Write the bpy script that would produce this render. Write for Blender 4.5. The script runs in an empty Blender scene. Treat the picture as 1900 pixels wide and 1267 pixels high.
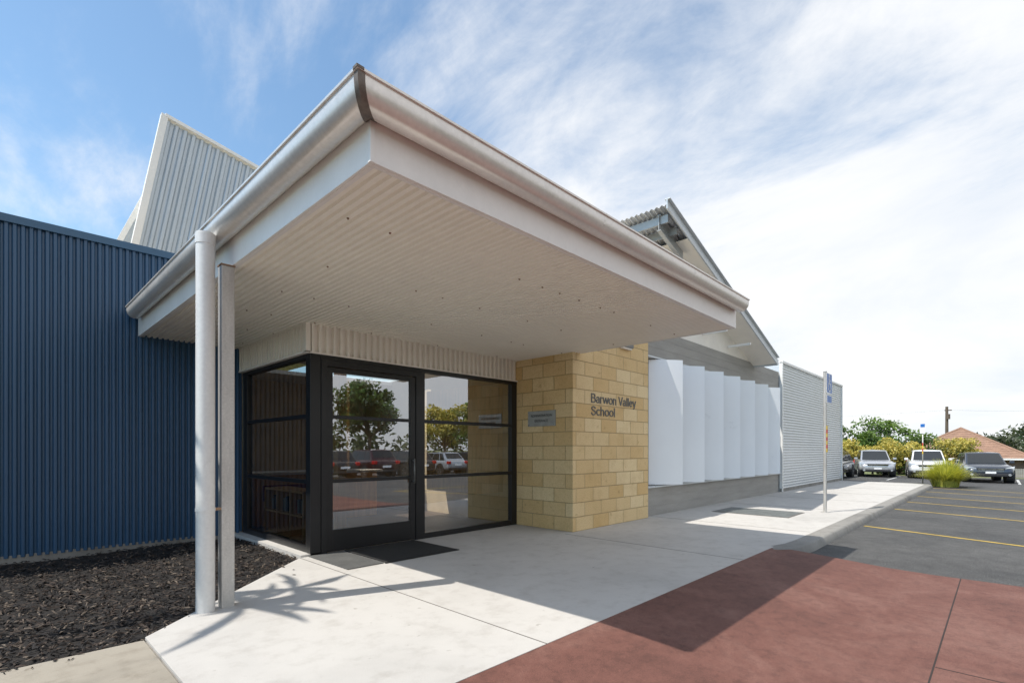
import bpy, math, random
import numpy as np
from mathutils import Vector
random.seed(7); rng=np.random.default_rng(7)
C=bpy.context.scene.collection
rad=math.radians
# ---------------------------------------------------------------- materials
def new_mat(name):
    m=bpy.data.materials.new(name); m.use_nodes=True
    nt=m.node_tree; b=nt.nodes['Principled BSDF']
    return m,nt,b
def N(nt,t,**k):
    n=nt.nodes.new(t)
    for a,v in k.items(): setattr(n,a,v)
    return n
def L(nt,a,b): nt.links.new(a,b)
def ramp(nt,fac,stops):
    r=N(nt,'ShaderNodeValToRGB'); e=r.color_ramp.elements
    while len(e)<len(stops): e.new(0.5)
    for i,(p,c) in enumerate(stops):
        e[i].position=p; e[i].color=(*c,1) if len(c)==3 else c
    L(nt,fac,r.inputs[0]); return r.outputs[0]
def noise(nt,scale,detail=6,rough=.6,vec=None,dist=0.0):
    n=N(nt,'ShaderNodeTexNoise'); n.inputs['Scale'].default_value=scale
    n.inputs['Detail'].default_value=detail; n.inputs['Roughness'].default_value=rough
    n.inputs['Distortion'].default_value=dist
    if vec is None:
        tc=N(nt,'ShaderNodeTexCoord'); vec=tc.outputs['Object']
    L(nt,vec,n.inputs['Vector']); return n.outputs['Fac']
def sc(c,f): return tuple(min(1,x*f) for x in c)
def mixc(nt,f,a,b,mode='MIX'):
    m=N(nt,'ShaderNodeMix',data_type='RGBA',blend_type=mode)
    if isinstance(f,float): m.inputs[0].default_value=f
    else: L(nt,f,m.inputs[0])
    for s,v in ((6,a),(7,b)):
        if isinstance(v,tuple): m.inputs[s].default_value=(*v,1)
        else: L(nt,v,m.inputs[s])
    return m.outputs[2]
def bump(nt,b,h,strength=.3,dist=.01):
    n=N(nt,'ShaderNodeBump'); n.inputs['Strength'].default_value=strength; n.inputs['Distance'].default_value=dist
    L(nt,h,n.inputs['Height']); L(nt,n.outputs[0],b.inputs['Normal'])
def M(name,col,rough=.5,metal=0.0,var=.12,scale=3.0,bscale=0,bstr=.2,spec=.5,stretch=None,fine=0,fmin=.7):
    m,nt,b=new_mat(name)
    tc=N(nt,'ShaderNodeTexCoord'); vec=tc.outputs['Object']
    if stretch:
        mp=N(nt,'ShaderNodeMapping'); mp.inputs['Scale'].default_value=stretch; L(nt,vec,mp.inputs[0]); vec=mp.outputs[0]
    f=noise(nt,scale,8,.65,vec)
    c=ramp(nt,f,[(.3,sc(col,1-var)),(.7,sc(col,1+var))])
    if fine:
        f2=noise(nt,fine,3,.7)
        c=mixc(nt,1.0,c,ramp(nt,f2,[(.3,(fmin,fmin,fmin)),(.7,(1,1,1))]),'MULTIPLY')
    L(nt,c,b.inputs['Base Color'])
    rr=N(nt,'ShaderNodeMapRange'); rr.inputs[3].default_value=max(0,rough-.08); rr.inputs[4].default_value=min(1,rough+.08)
    L(nt,f,rr.inputs[0]); L(nt,rr.outputs[0],b.inputs['Roughness'])
    b.inputs['Metallic'].default_value=metal
    b.inputs['Specular IOR Level'].default_value=spec
    if bscale: bump(nt,b,noise(nt,bscale,5,.7),bstr)
    return m
def concrete(name,col,dark=.8,stain=.5,spot=.55):
    m,nt,b=new_mat(name)
    f1=noise(nt,.55,8,.6,dist=.4); f2=noise(nt,4,8,.7); f3=noise(nt,160,3,.7)
    c=ramp(nt,f1,[(.3,sc(col,dark)),(.5,col),(.72,sc(col,1.06))])
    c=mixc(nt,stain,c,ramp(nt,f2,[(.32,(.72,.7,.68)),(.5,(.96,.96,.96)),(.7,(1,1,1))]),'MULTIPLY')
    c=mixc(nt,.6,c,ramp(nt,f3,[(.35,(.8,.8,.8)),(.6,(1,1,1))]),'MULTIPLY')
    f4=noise(nt,9,2,.5)
    c=mixc(nt,spot,c,ramp(nt,f4,[(.25,(.5,.47,.43)),(.29,(1,1,1))]),'MULTIPLY')
    L(nt,c,b.inputs['Base Color']); b.inputs['Roughness'].default_value=.85
    bump(nt,b,f3,.25,.003)
    return m
m_conc=concrete('path_concrete',(.545,.52,.485),.87,.55,.5)
m_conc_old=concrete('old_concrete',(.36,.32,.26),.62,.9)
m_kerb=concrete('kerb_concrete',(.29,.275,.25),.65,.9)
m_joint=M('joint_dark',(.16,.145,.13),.9)
m_jointd=M('joint_black',(.035,.025,.022),.9)
def red_mat():
    m,nt,b=new_mat('red_paving'); col=(.205,.084,.062)
    f1=noise(nt,.9,9,.7,dist=.6); f2=noise(nt,9,8,.75); f3=noise(nt,220,2,.6)
    c=ramp(nt,f1,[(.28,sc(col,.72)),(.5,col),(.72,(.285,.140,.108))])
    c=mixc(nt,1.0,c,ramp(nt,f2,[(.28,(.58,.57,.58)),(.5,(.93,.93,.93)),(.75,(1.12,1.14,1.16))]),'MULTIPLY')
    c=mixc(nt,1.0,c,ramp(nt,f3,[(.38,(.55,.55,.55)),(.6,(1,1,1))]),'MULTIPLY')
    L(nt,c,b.inputs['Base Color']); b.inputs['Roughness'].default_value=.8
    bump(nt,b,f3,.5,.005); return m
m_red=red_mat()
def asph():
    m,nt,b=new_mat('asphalt')
    f1=noise(nt,.5,8,.65,dist=.3); f3=noise(nt,70,3,.85); f5=noise(nt,5,6,.7)
    c=ramp(nt,f1,[(.3,(.052,.052,.052)),(.7,(.105,.102,.098))])
    c=mixc(nt,1.0,c,ramp(nt,f3,[(.35,(.30,.30,.30)),(.52,(1,1,1)),(.72,(2.8,2.8,2.7))]),'MULTIPLY')
    c=mixc(nt,.7,c,ramp(nt,f5,[(.35,(.6,.6,.6)),(.6,(1,1,1))]),'MULTIPLY')
    L(nt,c,b.inputs['Base Color']); b.inputs['Roughness'].default_value=.85
    bump(nt,b,f3,.6,.006); return m
m_asph=asph()
m_grass=M('grass',(.16,.18,.06),.9,var=.45,scale=.6,fine=30)
m_yel=M('yellow_paint',(.62,.42,.05),.7,var=.2,scale=6,fine=60)
m_wline=M('white_paint_line',(.6,.6,.58),.7,var=.2,scale=6,fine=60)
m_mulch=M('mulch_soil',(.016,.013,.011),.95,var=.5,scale=20,bscale=60,bstr=.8)
m_chipA=M('bark_black',(.014,.011,.010),.85,var=.4,scale=30)
m_chipB=M('bark_brown',(.050,.034,.025),.85,var=.4,scale=30)
m_chipC=M('bark_grey',(.13,.10,.075),.85,var=.3,scale=30)
m_blue=M('blue_steel',(.030,.082,.158),.34,var=.12,scale=1.2,stretch=(1,1,.15))
m_cap_blue=M('blue_capping',(.040,.105,.185),.45)
m_white=M('white_painted_steel',(.83,.82,.79),.42,var=.05,scale=1.5,stretch=(1,1,.4),fine=14,fmin=.95)
m_sof=M('soffit_steel',(.95,.92,.83),.38,var=.03,scale=.8,fine=9,fmin=.95)
m_band=M('cream_cladding',(.84,.80,.73),.5,var=.05,scale=2)
m_galv=M('gutter_zincalume',(.80,.765,.72),.34,metal=.45,var=.06,scale=2.0,stretch=(1,1,.6),fine=25,fmin=.88)
m_galvp=M('galvanised_post',(.55,.53,.50),.5,metal=.35,var=.22,scale=5,stretch=(1,1,.25),fine=50,fmin=.8)
m_pipe=M('painted_downpipe',(.72,.71,.69),.42,metal=.15,var=.10,scale=3,stretch=(1,1,.2),fine=30,fmin=.9)
m_strap=M('weathered_joint_strap',(.16,.135,.115),.6,metal=.3,var=.4,scale=20)
m_rust=M('rusty_edge',(.28,.18,.11),.8,var=.4,scale=12)
m_screw=M('screw_rust',(.20,.12,.07),.7)
m_black=M('black_aluminium',(.012,.012,.013),.35,var=.1)
m_rubber=M('rubber',(.015,.015,.015),.8)
m_zinc=M('zinc_cladding',(.55,.58,.60),.38,metal=.3,var=.05,scale=1)
m_tower=M('tower_cladding',(.44,.49,.53),.36,metal=.45,var=.06,scale=1)
m_zincroof=M('zinc_roof',(.45,.47,.49),.4,metal=.5,var=.12,scale=1)
m_steel=M('steel_beam',(.42,.43,.43),.5,metal=.4,var=.15)
m_grey=M('grey_metal',(.16,.16,.155),.45,metal=.4)
m_timber=M('weathered_fence_boards',(.31,.295,.27),.75,var=.26,scale=2.2,stretch=(.35,1,9),fine=40,fmin=.8)
m_gwall=M('grey_board_wall',(.35,.335,.31),.8,var=.13,scale=1.6,stretch=(.6,1,4),fine=30,fmin=.85)
m_blade=M('white_louvre',(.84,.87,.90),.30,var=.02,scale=1)
m_wood=M('timber_interior',(.75,.43,.17),.45,var=.2,scale=3,stretch=(6,6,.6))
m_int=M('interior_wall',(.60,.48,.32),.8)
m_floor=M('interior_floor',(.12,.085,.065),.5)
m_redi=M('red_fabric',(.25,.05,.05),.8)
m_bookA=M('muted_paper',(.35,.32,.28),.8); m_bookB=M('muted_grey',(.12,.12,.13),.8)
m_mat=M('doormat_dark',(.026,.025,.024),.95,var=.2,fine=150,bscale=150,bstr=.7)
m_mat2=M('doormat_grey',(.12,.12,.115),.95,var=.2,fine=120,bscale=120,bstr=.7)
m_cover=M('pit_cover',(.19,.20,.19),.55,metal=.3,var=.3,scale=6,fine=60)
m_plaque=M('plaque_metal',(.38,.38,.37),.4,metal=.6,var=.15,scale=8)
m_letter=M('lettering_metal',(.13,.13,.125),.5,metal=.3)
m_letw=M('etched_letter',(.07,.07,.07),.6)
m_bluesign=M('sign_blue',(.02,.14,.45),.4)
m_wsign=M('sign_white',(.8,.8,.8),.4)
m_redtape=M('reflective_red',(.55,.05,.03),.4); m_yeltape=M('reflective_yellow',(.70,.47,.04),.4)
m_tyre=M('tyre',(.02,.02,.02),.85); m_rim=M('alloy_rim',(.5,.5,.5),.3,metal=.9); m_plastic=M('dark_plastic',(.025,.025,.027),.55)
m_chrome=M('chrome',(.7,.7,.7),.12,metal=1.0)
m_tail=M('tail_lamp',(.5,.01,.01),.2); m_lamp=M('headlight_glass',(.55,.58,.6),.1,metal=.5)
m_cglass=M('car_glass',(.018,.022,.025),.05)
def paint(n,c,met=.0):
    m=M(n,c,.28,metal=met,var=.03); m.node_tree.nodes['Principled BSDF'].inputs['Coat Weight'].default_value=.8; return m
m_bark=M('tree_bark',(.12,.09,.065),.9,var=.3,scale=8,stretch=(1,1,.2),bscale=20,bstr=.6)
def leafm(n,c,v=.35):
    m,nt,b=new_mat(n); f=noise(nt,1.2,5,.6)
    c_=ramp(nt,f,[(.3,sc(c,1-v)),(.7,sc(c,1+v))]); L(nt,c_,b.inputs['Base Color']); b.inputs['Roughness'].default_value=.55
    t=N(nt,'ShaderNodeBsdfTranslucent'); L(nt,mixc(nt,1.0,c_,(1.0,1.0,.55),'MULTIPLY'),t.inputs[0])
    mx=N(nt,'ShaderNodeMixShader'); mx.inputs[0].default_value=.35
    o=nt.nodes['Material Output']; L(nt,b.outputs[0],mx.inputs[1]); L(nt,t.outputs[0],mx.inputs[2]); L(nt,mx.outputs[0],o.inputs[0])
    return m
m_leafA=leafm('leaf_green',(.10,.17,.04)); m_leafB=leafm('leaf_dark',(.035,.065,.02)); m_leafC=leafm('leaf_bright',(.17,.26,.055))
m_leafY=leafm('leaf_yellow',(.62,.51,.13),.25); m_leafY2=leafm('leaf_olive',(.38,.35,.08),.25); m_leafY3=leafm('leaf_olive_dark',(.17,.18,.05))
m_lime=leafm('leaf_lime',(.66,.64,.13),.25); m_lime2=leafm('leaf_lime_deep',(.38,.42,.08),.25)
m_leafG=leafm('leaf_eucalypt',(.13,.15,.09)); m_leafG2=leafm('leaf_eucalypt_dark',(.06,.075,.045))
m_tile=M('terracotta_tile',(.34,.20,.135),.8,var=.25,scale=2,stretch=(1,1,6),fine=8)
m_hbrick=M('house_brick',(.30,.20,.14),.85,var=.2,scale=3,fine=12)
def glassm(name,tint,ior,rough=.0):
    m=bpy.data.materials.new(name); m.use_nodes=True; nt=m.node_tree; nt.nodes.clear()
    o=N(nt,'ShaderNodeOutputMaterial'); t=N(nt,'ShaderNodeBsdfTransparent'); g=N(nt,'ShaderNodeBsdfGlossy')
    t.inputs[0].default_value=(*tint,1); g.inputs['Roughness'].default_value=rough; g.inputs[0].default_value=(.95,.97,1,1)
    f=N(nt,'ShaderNodeFresnel'); f.inputs[0].default_value=ior; mx=N(nt,'ShaderNodeMixShader')
    L(nt,f.outputs[0],mx.inputs[0]); L(nt,t.outputs[0],mx.inputs[1]); L(nt,g.outputs[0],mx.inputs[2]); L(nt,mx.outputs[0],o.inputs[0])
    return m
m_glass=glassm('entry_glass',(.90,.90,.86),4.2)
m_glass2=glassm('side_glass',(.55,.56,.55),1.7)
def block_mat():
    m,nt,b=new_mat('sandy_blocks')
    tc=N(nt,'ShaderNodeTexCoord'); s=N(nt,'ShaderNodeSeparateXYZ'); L(nt,tc.outputs['Object'],s.inputs[0])
    a=N(nt,'ShaderNodeMath',operation='SUBTRACT'); L(nt,s.outputs[0],a.inputs[0]); L(nt,s.outputs[1],a.inputs[1])
    cb=N(nt,'ShaderNodeCombineXYZ'); L(nt,a.outputs[0],cb.inputs[0]); L(nt,s.outputs[2],cb.inputs[1])
    br=N(nt,'ShaderNodeTexBrick'); L(nt,cb.outputs[0],br.inputs['Vector'])
    br.inputs['Scale'].default_value=1; br.inputs['Brick Width'].default_value=.54; br.inputs['Row Height'].default_value=.262
    br.inputs['Mortar Size'].default_value=.008; br.inputs['Mortar Smooth'].default_value=.35
    br.inputs['Color1'].default_value=(.70,.485,.225,1); br.inputs['Color2'].default_value=(.84,.67,.40,1)
    br.inputs['Mortar'].default_value=(.52,.37,.20,1); br.inputs['Bias'].default_value=0
    f=noise(nt,2.2,8,.7); c=mixc(nt,.6,br.outputs['Color'],ramp(nt,f,[(.3,(.82,.76,.68)),(.5,(.98,.97,.95)),(.75,(1.03,1.04,1.08))]),'MULTIPLY')
    f2=noise(nt,45,5,.8); c=mixc(nt,.75,c,ramp(nt,f2,[(.32,(.72,.67,.6)),(.55,(1,1,1))]),'MULTIPLY')
    f4=noise(nt,7,3,.6); c=mixc(nt,.5,c,ramp(nt,f4,[(.27,(.62,.54,.44)),(.36,(1,1,1))]),'MULTIPLY')
    L(nt,c,b.inputs['Base Color']); b.inputs['Roughness'].default_value=.9
    h=N(nt,'ShaderNodeMath',operation='MULTIPLY_ADD'); L(nt,br.outputs['Fac'],h.inputs[0]); h.inputs[1].default_value=-1.3; L(nt,f2,h.inputs[2])
    bump(nt,b,h.outputs[0],.85,.014); return m
m_block=block_mat()
# ---------------------------------------------------------------- mesh builder
ORG={}
class B:
    def __init__(s): s.v=[];s.f=[];s.m=[]
    def add(s,vs,fs,mi=0):
        o=len(s.v); s.v+= [tuple(v) for v in vs]; s.f+=[tuple(o+i for i in f) for f in fs]; s.m+=[mi]*len(fs); return s
    def box(s,x0,x1,y0,y1,z0,z1,mi=0):
        v=[(x0,y0,z0),(x1,y0,z0),(x1,y1,z0),(x0,y1,z0),(x0,y0,z1),(x1,y0,z1),(x1,y1,z1),(x0,y1,z1)]
        return s.add(v,[(3,2,1,0),(4,5,6,7),(0,1,5,4),(1,2,6,5),(2,3,7,6),(3,0,4,7)],mi)
    def obox(s,c,ax,ay,az,mi=0):
        c=Vector(c);ax=Vector(ax);ay=Vector(ay);az=Vector(az)
        v=[c+i*ax+j*ay+k*az for k in(-1,1) for j,i in((-1,-1),(-1,1),(1,1),(1,-1))]
        return s.add(v,[(3,2,1,0),(4,5,6,7),(0,1,5,4),(1,2,6,5),(2,3,7,6),(3,0,4,7)],mi)
    def cyl(s,p0,p1,r0,r1=None,n=16,mi=0,cap=True):
        if r1 is None:r1=r0
        p0=Vector(p0);p1=Vector(p1);d=(p1-p0).normalized()
        u=d.orthogonal().normalized();w=d.cross(u)
        vs=[p0+(u*math.cos(2*math.pi*i/n)+w*math.sin(2*math.pi*i/n))*r0 for i in range(n)]
        vs+=[p1+(u*math.cos(2*math.pi*i/n)+w*math.sin(2*math.pi*i/n))*r1 for i in range(n)]
        fs=[(i,(i+1)%n,n+(i+1)%n,n+i) for i in range(n)]
        if cap: fs+=[tuple(range(n))[::-1],tuple(range(n,2*n))]
        return s.add(vs,fs,mi)
    def loft(s,rings,mi=0,close=True,cap=True):
        n=len(rings[0]);vs=[p for r in rings for p in r];fs=[]
        for k in range(len(rings)-1):
            for i in range(n if close else n-1):
                j=(i+1)%n; fs.append((k*n+i,k*n+j,(k+1)*n+j,(k+1)*n+i))
        if cap: fs+=[tuple(range(n))[::-1],tuple(range((len(rings)-1)*n,len(rings)*n))]
        return s.add(vs,fs,mi)
    def obj(s,name,mats,parent=None,smooth=False,bevel=0,sub=0,autos=False):
        if not isinstance(mats,(list,tuple)): mats=[mats]
        o0=ORG.get(parent.name,(0,0,0)) if parent else (0,0,0)
        me=bpy.data.meshes.new(name)
        me.from_pydata([(v[0]-o0[0],v[1]-o0[1],v[2]-o0[2]) for v in s.v],[],s.f)
        for m in mats: me.materials.append(m)
        me.polygons.foreach_set('material_index',s.m)
        if smooth: me.polygons.foreach_set('use_smooth',[True]*len(me.polygons))
        me.update(); ob=bpy.data.objects.new(name,me); C.objects.link(ob)
        if parent: ob.parent=parent; ORG[ob.name]=o0
        if bevel:
            b=ob.modifiers.new('b','BEVEL'); b.width=bevel; b.segments=2; b.limit_method='ANGLE'
        if sub:
            b=ob.modifiers.new('s','SUBSURF'); b.levels=sub; b.render_levels=sub
        if autos:
            b=ob.modifiers.new('e','EDGE_SPLIT'); b.split_angle=rad(40)
        return ob
def thing(name,loc,label,cat,group=None):
    e=bpy.data.objects.new(name,None); e.location=loc; e.empty_display_size=.3; C.objects.link(e)
    e['label']=label; e['category']=cat
    if group:e['group']=group
    ORG[e.name]=tuple(loc); return e
def tag(o,label,cat,group=None):
    o['label']=label;o['category']=cat
    if group:o['group']=group
    return o
def struct(o): o['kind']='structure'; return o
def corr(b,p,along,up,length,height,pitch,depth,nrm,seg=8,mi=0,prof='sine'):
    p=Vector(p);a=Vector(along);u=Vector(up);n=Vector(nrm)
    ts=[]
    if prof=='sine':
        k=int(length/pitch*seg)
        ts=[(i*length/k,depth*.5*math.cos(2*math.pi*i*length/k/pitch)) for i in range(k+1)]
    else:
        k=int(length/pitch)
        for i in range(k):
            x=i*pitch
            for q,d in prof: ts.append((x+q*pitch,d*depth))
        ts.append((length,prof[0][1]*depth))
    vs=[];fs=[]
    for t,d in ts:
        q=p+a*t+n*d; vs+=[q,q+u*height]
    for i in range(len(ts)-1): fs.append((2*i,2*i+2,2*i+3,2*i+1))
    b.add(vs,fs,mi); return b
X=(1,0,0);Y=(0,1,0);Z=(0,0,1);NX=(-1,0,0);NY=(0,-1,0);NZ=(0,0,-1)
# ---------------------------------------------------------------- ground
xs=[-1500,-400,-100,-40,0,20,42,44,46,48,50,60,80,120,300,1500]; ys=[-1500,-300,-100,-40,-20,0,20,40,100,300,1500]
b=B(); vs=[]
def gz(x): 
    t=min(1,max(0,(x-42)/8)); return -.16-1.5*t*t*(3-2*t)
for x in xs:
    for y in ys: vs.append((x,y,gz(x)))
ny=len(ys); b.add(vs,[(i*ny+j,(i+1)*ny+j,(i+1)*ny+j+1,i*ny+j+1) for i in range(len(xs)-1) for j in range(ny-1)])
struct(b.obj('ground',m_grass,smooth=True))
b=B(); b.add([(-40,-19,-.13),(40,-19,-.13),(40,16,-.13),(28.4,16,-.13),(28.4,2.4,-.13),(-40,2.4,-.13)],[(0,1,2,3,4,5)])
struct(b.obj('car_park_road',m_asph))
b=B(); x0,x1=-14,8.5; rows=[(2.528,-.003),(1.9,-.045),(1.1,-.105),(.6,-.12),(-9,-.121)]
vs=[]; 
for y,z in rows: vs+=[(x0,y,z),(x1,y,z)]
b.add(vs,[(2*i,2*i+2,2*i+3,2*i+1) for i in range(4)])
b.add([(x1,y,z) for y,z in rows]+[(x1,y,-.2) for y,z in rows],[(i,i+1,6+i,5+i) for i in range(4)])
b.box(x0,x1,.355,.366,-.2,-.1178,1); b.box(-14,8.5,-3.2,-3.188,-.2,-.1178,1)
for xx in (4.9,-1): b.box(xx,xx+.01,-9,.35,-.2,-.1178,1)
b.box(8.5,8.515,-9,1.0,-.2,-.122,1)
struct(b.obj('red_paving',[m_red,m_jointd]))
def slab(b,pts,z1,z0,mi=0):
    n=len(pts); b.add([(x,y,z1) for x,y in pts]+[(x,y,z0) for x,y in pts],[tuple(range(n))]+[(i,n+i,n+(i+1)%n,(i+1)%n) for i in range(n)],mi)
b=B()
arc=[(8.20,2.53),(8.45,2.525),(8.75,2.47),(9.3,2.44),(27.9,2.3),(28.35,2.45),(28.6,2.8),(28.7,3.3),(28.7,6.2),(10.2,6.2),(7.5,6.2),(7.5,7.5),(3.05,7.5),(3.05,7.04),(.875,4.93),(.875,2.53)]
slab(b,arc,0,-.3)
b.box(3.0,3.01,2.53,7.0,-.05,.0025,1); b.box(7.15,7.158,2.53,5.6,-.05,.0025,1)
for xx in (10.4,14.6,17.6,20.6,23.6,26.6): b.box(xx,xx+.01,2.5,5.7,-.05,.0025,1)
struct(b.obj('footpath',[m_conc,m_joint]))
b=B(); slab(b,[(-14,2.53),(.86,2.53),(.86,4.9),(-14,4.97)],-.012,-.3); b.box(-1.6,-1.588,2.53,4.93,-.05,-.009,1)
struct(b.obj('old_pavement',[m_conc_old,m_joint]))
path=[(8.10,2.47),(8.28,2.40),(8.5,2.30),(8.8,2.22),(9.3,2.19),(12,2.18),(20,2.16),(27.9,2.10),(28.3,2.2),(28.66,2.5),(28.86,2.9),(28.9,3.3),(28.9,6)]
b=B(); rings=[]
for i,(x,y) in enumerate(path):
    a=Vector(path[max(0,i-1)]);c=Vector(path[min(len(path)-1,i+1)]);d=(c-a).normalized();n=Vector((d.y,-d.x))
    lift=.006 if i>2 else (-.02,-.004,.004)[i]
    prof=[(-.26,-.3),(-.26,.0),(-.05,.0),(-.018,-.008),(.0,-.032),(.04,-.135),(.04,-.3)]
    rings.append([(x+n.x*o,y+n.y*o,z+(lift if z>-.04 else 0)) for o,z in prof])
b.loft(rings); o=struct(b.obj('kerb',m_kerb,smooth=True,autos=True))
b=B()
for x in (13.02,17.3,19.95,22.6,25.3,27.95):
    p0=Vector((x,2.1));p1=Vector((x-1.85,-2.9)); d=(p1-p0).normalized(); n=Vector((-d.y,d.x))*.045
    b.add([(*(p0-n),-.126),(*(p1-n),-.126),(*(p1+n),-.126),(*(p0+n),-.126)],[(0,1,2,3)])
b.add([(28.5,-2.95,-.126),(11,-2.95,-.126),(11,-3.04,-.126),(28.5,-3.04,-.126)],[(0,1,2,3)])
struct(b.obj('parking_bay_marking',m_yel))
b=B()
for i in range(6):
    b.add([(10+i*2.6,-10.0,-.126),(10.1+i*2.6,-10.0,-.126),(10.1+i*2.6,-15,-.126),(10+i*2.6,-15,-.126)],[(0,3,2,1)])
for y in (1.85,4.35,6.9,-.7): b.add([(33.5,y,-.126),(38.5,y,-.126),(38.5,y+.1,-.126),(33.5,y+.1,-.126)],[(0,1,2,3)])
struct(b.obj('bay_marking_white',m_wline))
b=B(); n1,n2=110,60; vs=[]
for i in range(n1+1):
    for j in range(n2+1):
        x=-8+11.2*i/n1;y=4.9+4.9*j/n2
        vs.append((x,y,-.065+.018*math.sin(x*2.1+y)+.02*random.random()))
b.add(vs,[(i*(n2+1)+j,(i+1)*(n2+1)+j,(i+1)*(n2+1)+j+1,i*(n2+1)+j+1) for i in range(n1) for j in range(n2)])
struct(b.obj('mulch_ground',m_mulch,smooth=True))
b=B(); cnt=0
while cnt<15000:
    x=random.uniform(-3.2,3.1);y=random.uniform(4.8,9.7); zz=None
    if x>.86:
        e_=y-(4.93+(x-.875)*.97)
        if e_<-.03:
            if e_>-.5 and random.random()<.012*(1+e_*2): zz=.004
            else: continue
    elif y<4.95:
        if random.random()<.15: zz=-.006
        else: continue
    if random.random()<(y-5)/9: continue
    cnt+=1
    l=random.uniform(.012,.05);w=random.uniform(.004,.014);h=random.uniform(.002,.007)
    if zz is not None: l*=.5
    th=random.uniform(0,6.28);tl=random.uniform(-.5,.5) if zz is None else 0
    a=Vector((math.cos(th)*math.cos(tl),math.sin(th)*math.cos(tl),math.sin(tl)));s_=Vector((-math.sin(th),math.cos(th),random.uniform(-.4,.4) if zz is None else 0)).normalized();u=a.cross(s_)
    z=-.05+.018*math.sin(x*2.1+y)+random.uniform(0,.03) if zz is None else zz
    c=Vector((x,y,z)); r=random.random()
    v=[c-a*l-s_*w*.4,c-a*l*.8+s_*w,c+a*l*.9+s_*w*.7,c+a*l-s_*w,c+u*h*2]
    b.add(v,[(0,3,4),(3,2,4),(2,1,4),(1,0,4)],0 if r<.58 else (1 if r<.88 else 2))
o=b.obj('bark_mulch',[m_chipA,m_chipB,m_chipC]); o['kind']='stuff'; o['label']='dark bark mulch chips in the garden bed'; o['category']='mulch'
# ---------------------------------------------------------------- blue building
bl=thing('blue_clad_building',(0,9.8,0),'building clad in dark blue corrugated steel behind mulch bed','building')
bp=[(0,0),(.12,.04),(.30,.96),(.42,1),(.58,1),(.70,.96),(.88,.04)]
b=B(); corr(b,(-9,9.75,.02),X,Z,12.15,4.62,.083,.034,NY,prof=bp)
b.obj('corrugated_wall',m_blue,bl)
b=B(); corr(b,(3.15,9.75,3.35),X,Z,4.3,1.29,.083,.022,NY); b.box(-9,7.4,9.78,9.9,3.4,4.6)
b.obj('corrugated_wall',m_blue,bl,smooth=False)
b=B(); b.box(-9,7.45,9.69,9.95,4.635,4.70); b.box(-9,7.45,9.69,9.705,4.59,4.64); b.obj('wall_capping',m_cap_blue,bl,bevel=.004)
b=B(); b.box(-9,3.1,9.765,9.9,-.2,4.6); b.box(-9,3.6,9.95,20,4.3,4.5); b.box(6.6,7.4,9.95,20,4.3,4.5); b.box(3.6,6.6,11.6,20,4.3,4.5); b.box(-9,-8.8,9.9,20,-.2,4.5);b.obj('inner_wall',m_int,bl)  # roof boxes leave an added, unseen opening that lets sun into the entrance room
b=B(); b.box(-9,3.14,9.735,9.76,-.2,.05); b.obj('plinth',m_kerb,bl)
b=B()
ed=(Vector((2.44,12,8.12))-Vector((1.96,12,5.44)));ed=ed/ed.z
k=60; vs=[];fs=[]
xs_=np.linspace(0,5.2,k*6+1)
for t in xs_:
    d=.04*max(-.5,min(.5,math.sin(t*2*math.pi/.155)*1.2))
    z1=8.08-.19*t
    bx=1.80+t
    vs+=[(bx,12-d,4.3),(bx+ed.x*(z1-4.3),12-d,z1)]
fs=[(2*i,2*i+2,2*i+3,2*i+1) for i in range(len(xs_)-1)]
b.add(vs,fs); b.obj('upper_cladding',m_tower,bl)
b=B()
def beam(b,p,q,w,h,mi=0):
    p=Vector(p);q=Vector(q);d=(q-p).normalized();s_=Vector((0,1,0));u=d.cross(s_).normalized()
    b.obox((p+q)/2,d*((q-p).length/2),s_*w,u*h,mi)
beam(b,(1.76,12,4.3),(1.76+ed.x*3.84,12,8.16),.06,.06)
beam(b,(1.76+ed.x*3.84,12,8.15),(7.6,12,7.13),.07,.035)
b.add([(1.76,12.05,4.3),(1.76+ed.x*3.8,12.05,8.1),(2.3+ed.x*3.0,15,7.4),(2.2,15,4.3)],[(0,1,2,3)])
b.obj('white_edge_trim',m_white,bl,bevel=.005)
b=B(); q=[(1.40,4.5),(2.17,6.44),(2.6,6.44),(2.6,4.5)]
b.add([(x,12.3,z) for x,z in q]+[(x,14.5,z) for x,z in q],[(0,1,2,3),(7,6,5,4),(0,4,5,1),(1,5,6,2)]); b.obj('lower_roof_wall',m_tower,bl)
b=B(); beam(b,(1.36,12.28,4.5),(2.15,12.28,6.5),.04,.045); b.obj('lower_roof_trim',m_white,bl,bevel=.004)
# ---------------------------------------------------------------- canopy
cn=thing('entrance_canopy',(1.6,5.3,0),'flat white steel entrance canopy with half-round gutter over doorway','canopy')
prof=[(0,.0),(.20,.0),(.30,1),(.70,1),(.80,0)]
b=B(); corr(b,(1.66,2.81,3.30),X,Y,5.92,6.93,.074,.024,NZ,prof=prof)
b.obj('soffit',m_sof,cn)
b=B()
for y in (3.6,4.7,5.8,6.9,8.0,9.1):
    x=1.66+.037+.074*3
    while x<7.5:
        if random.random()<.7: b.cyl((x,y+random.uniform(-.01,.01),3.278),(x,y,3.266),.011,.008,8)
        x+=.074*random.choice([4,5,5,6,8])
b.obj('soffit_screw',m_screw,cn)['kind']='stuff'
FT=3.645
b=B()
b.box(1.64,7.6,2.785,2.805,3.271,FT); b.box(1.64,7.6,2.805,2.84,3.269,3.2755)
b.obj('fascia',m_white,cn,bevel=.003)
b=B()
b.box(1.635,1.655,2.808,9.72,3.271,FT); b.box(1.655,1.69,2.842,9.72,3.269,3.2755)
b.obj('fascia',m_white,cn,bevel=.003)
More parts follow.
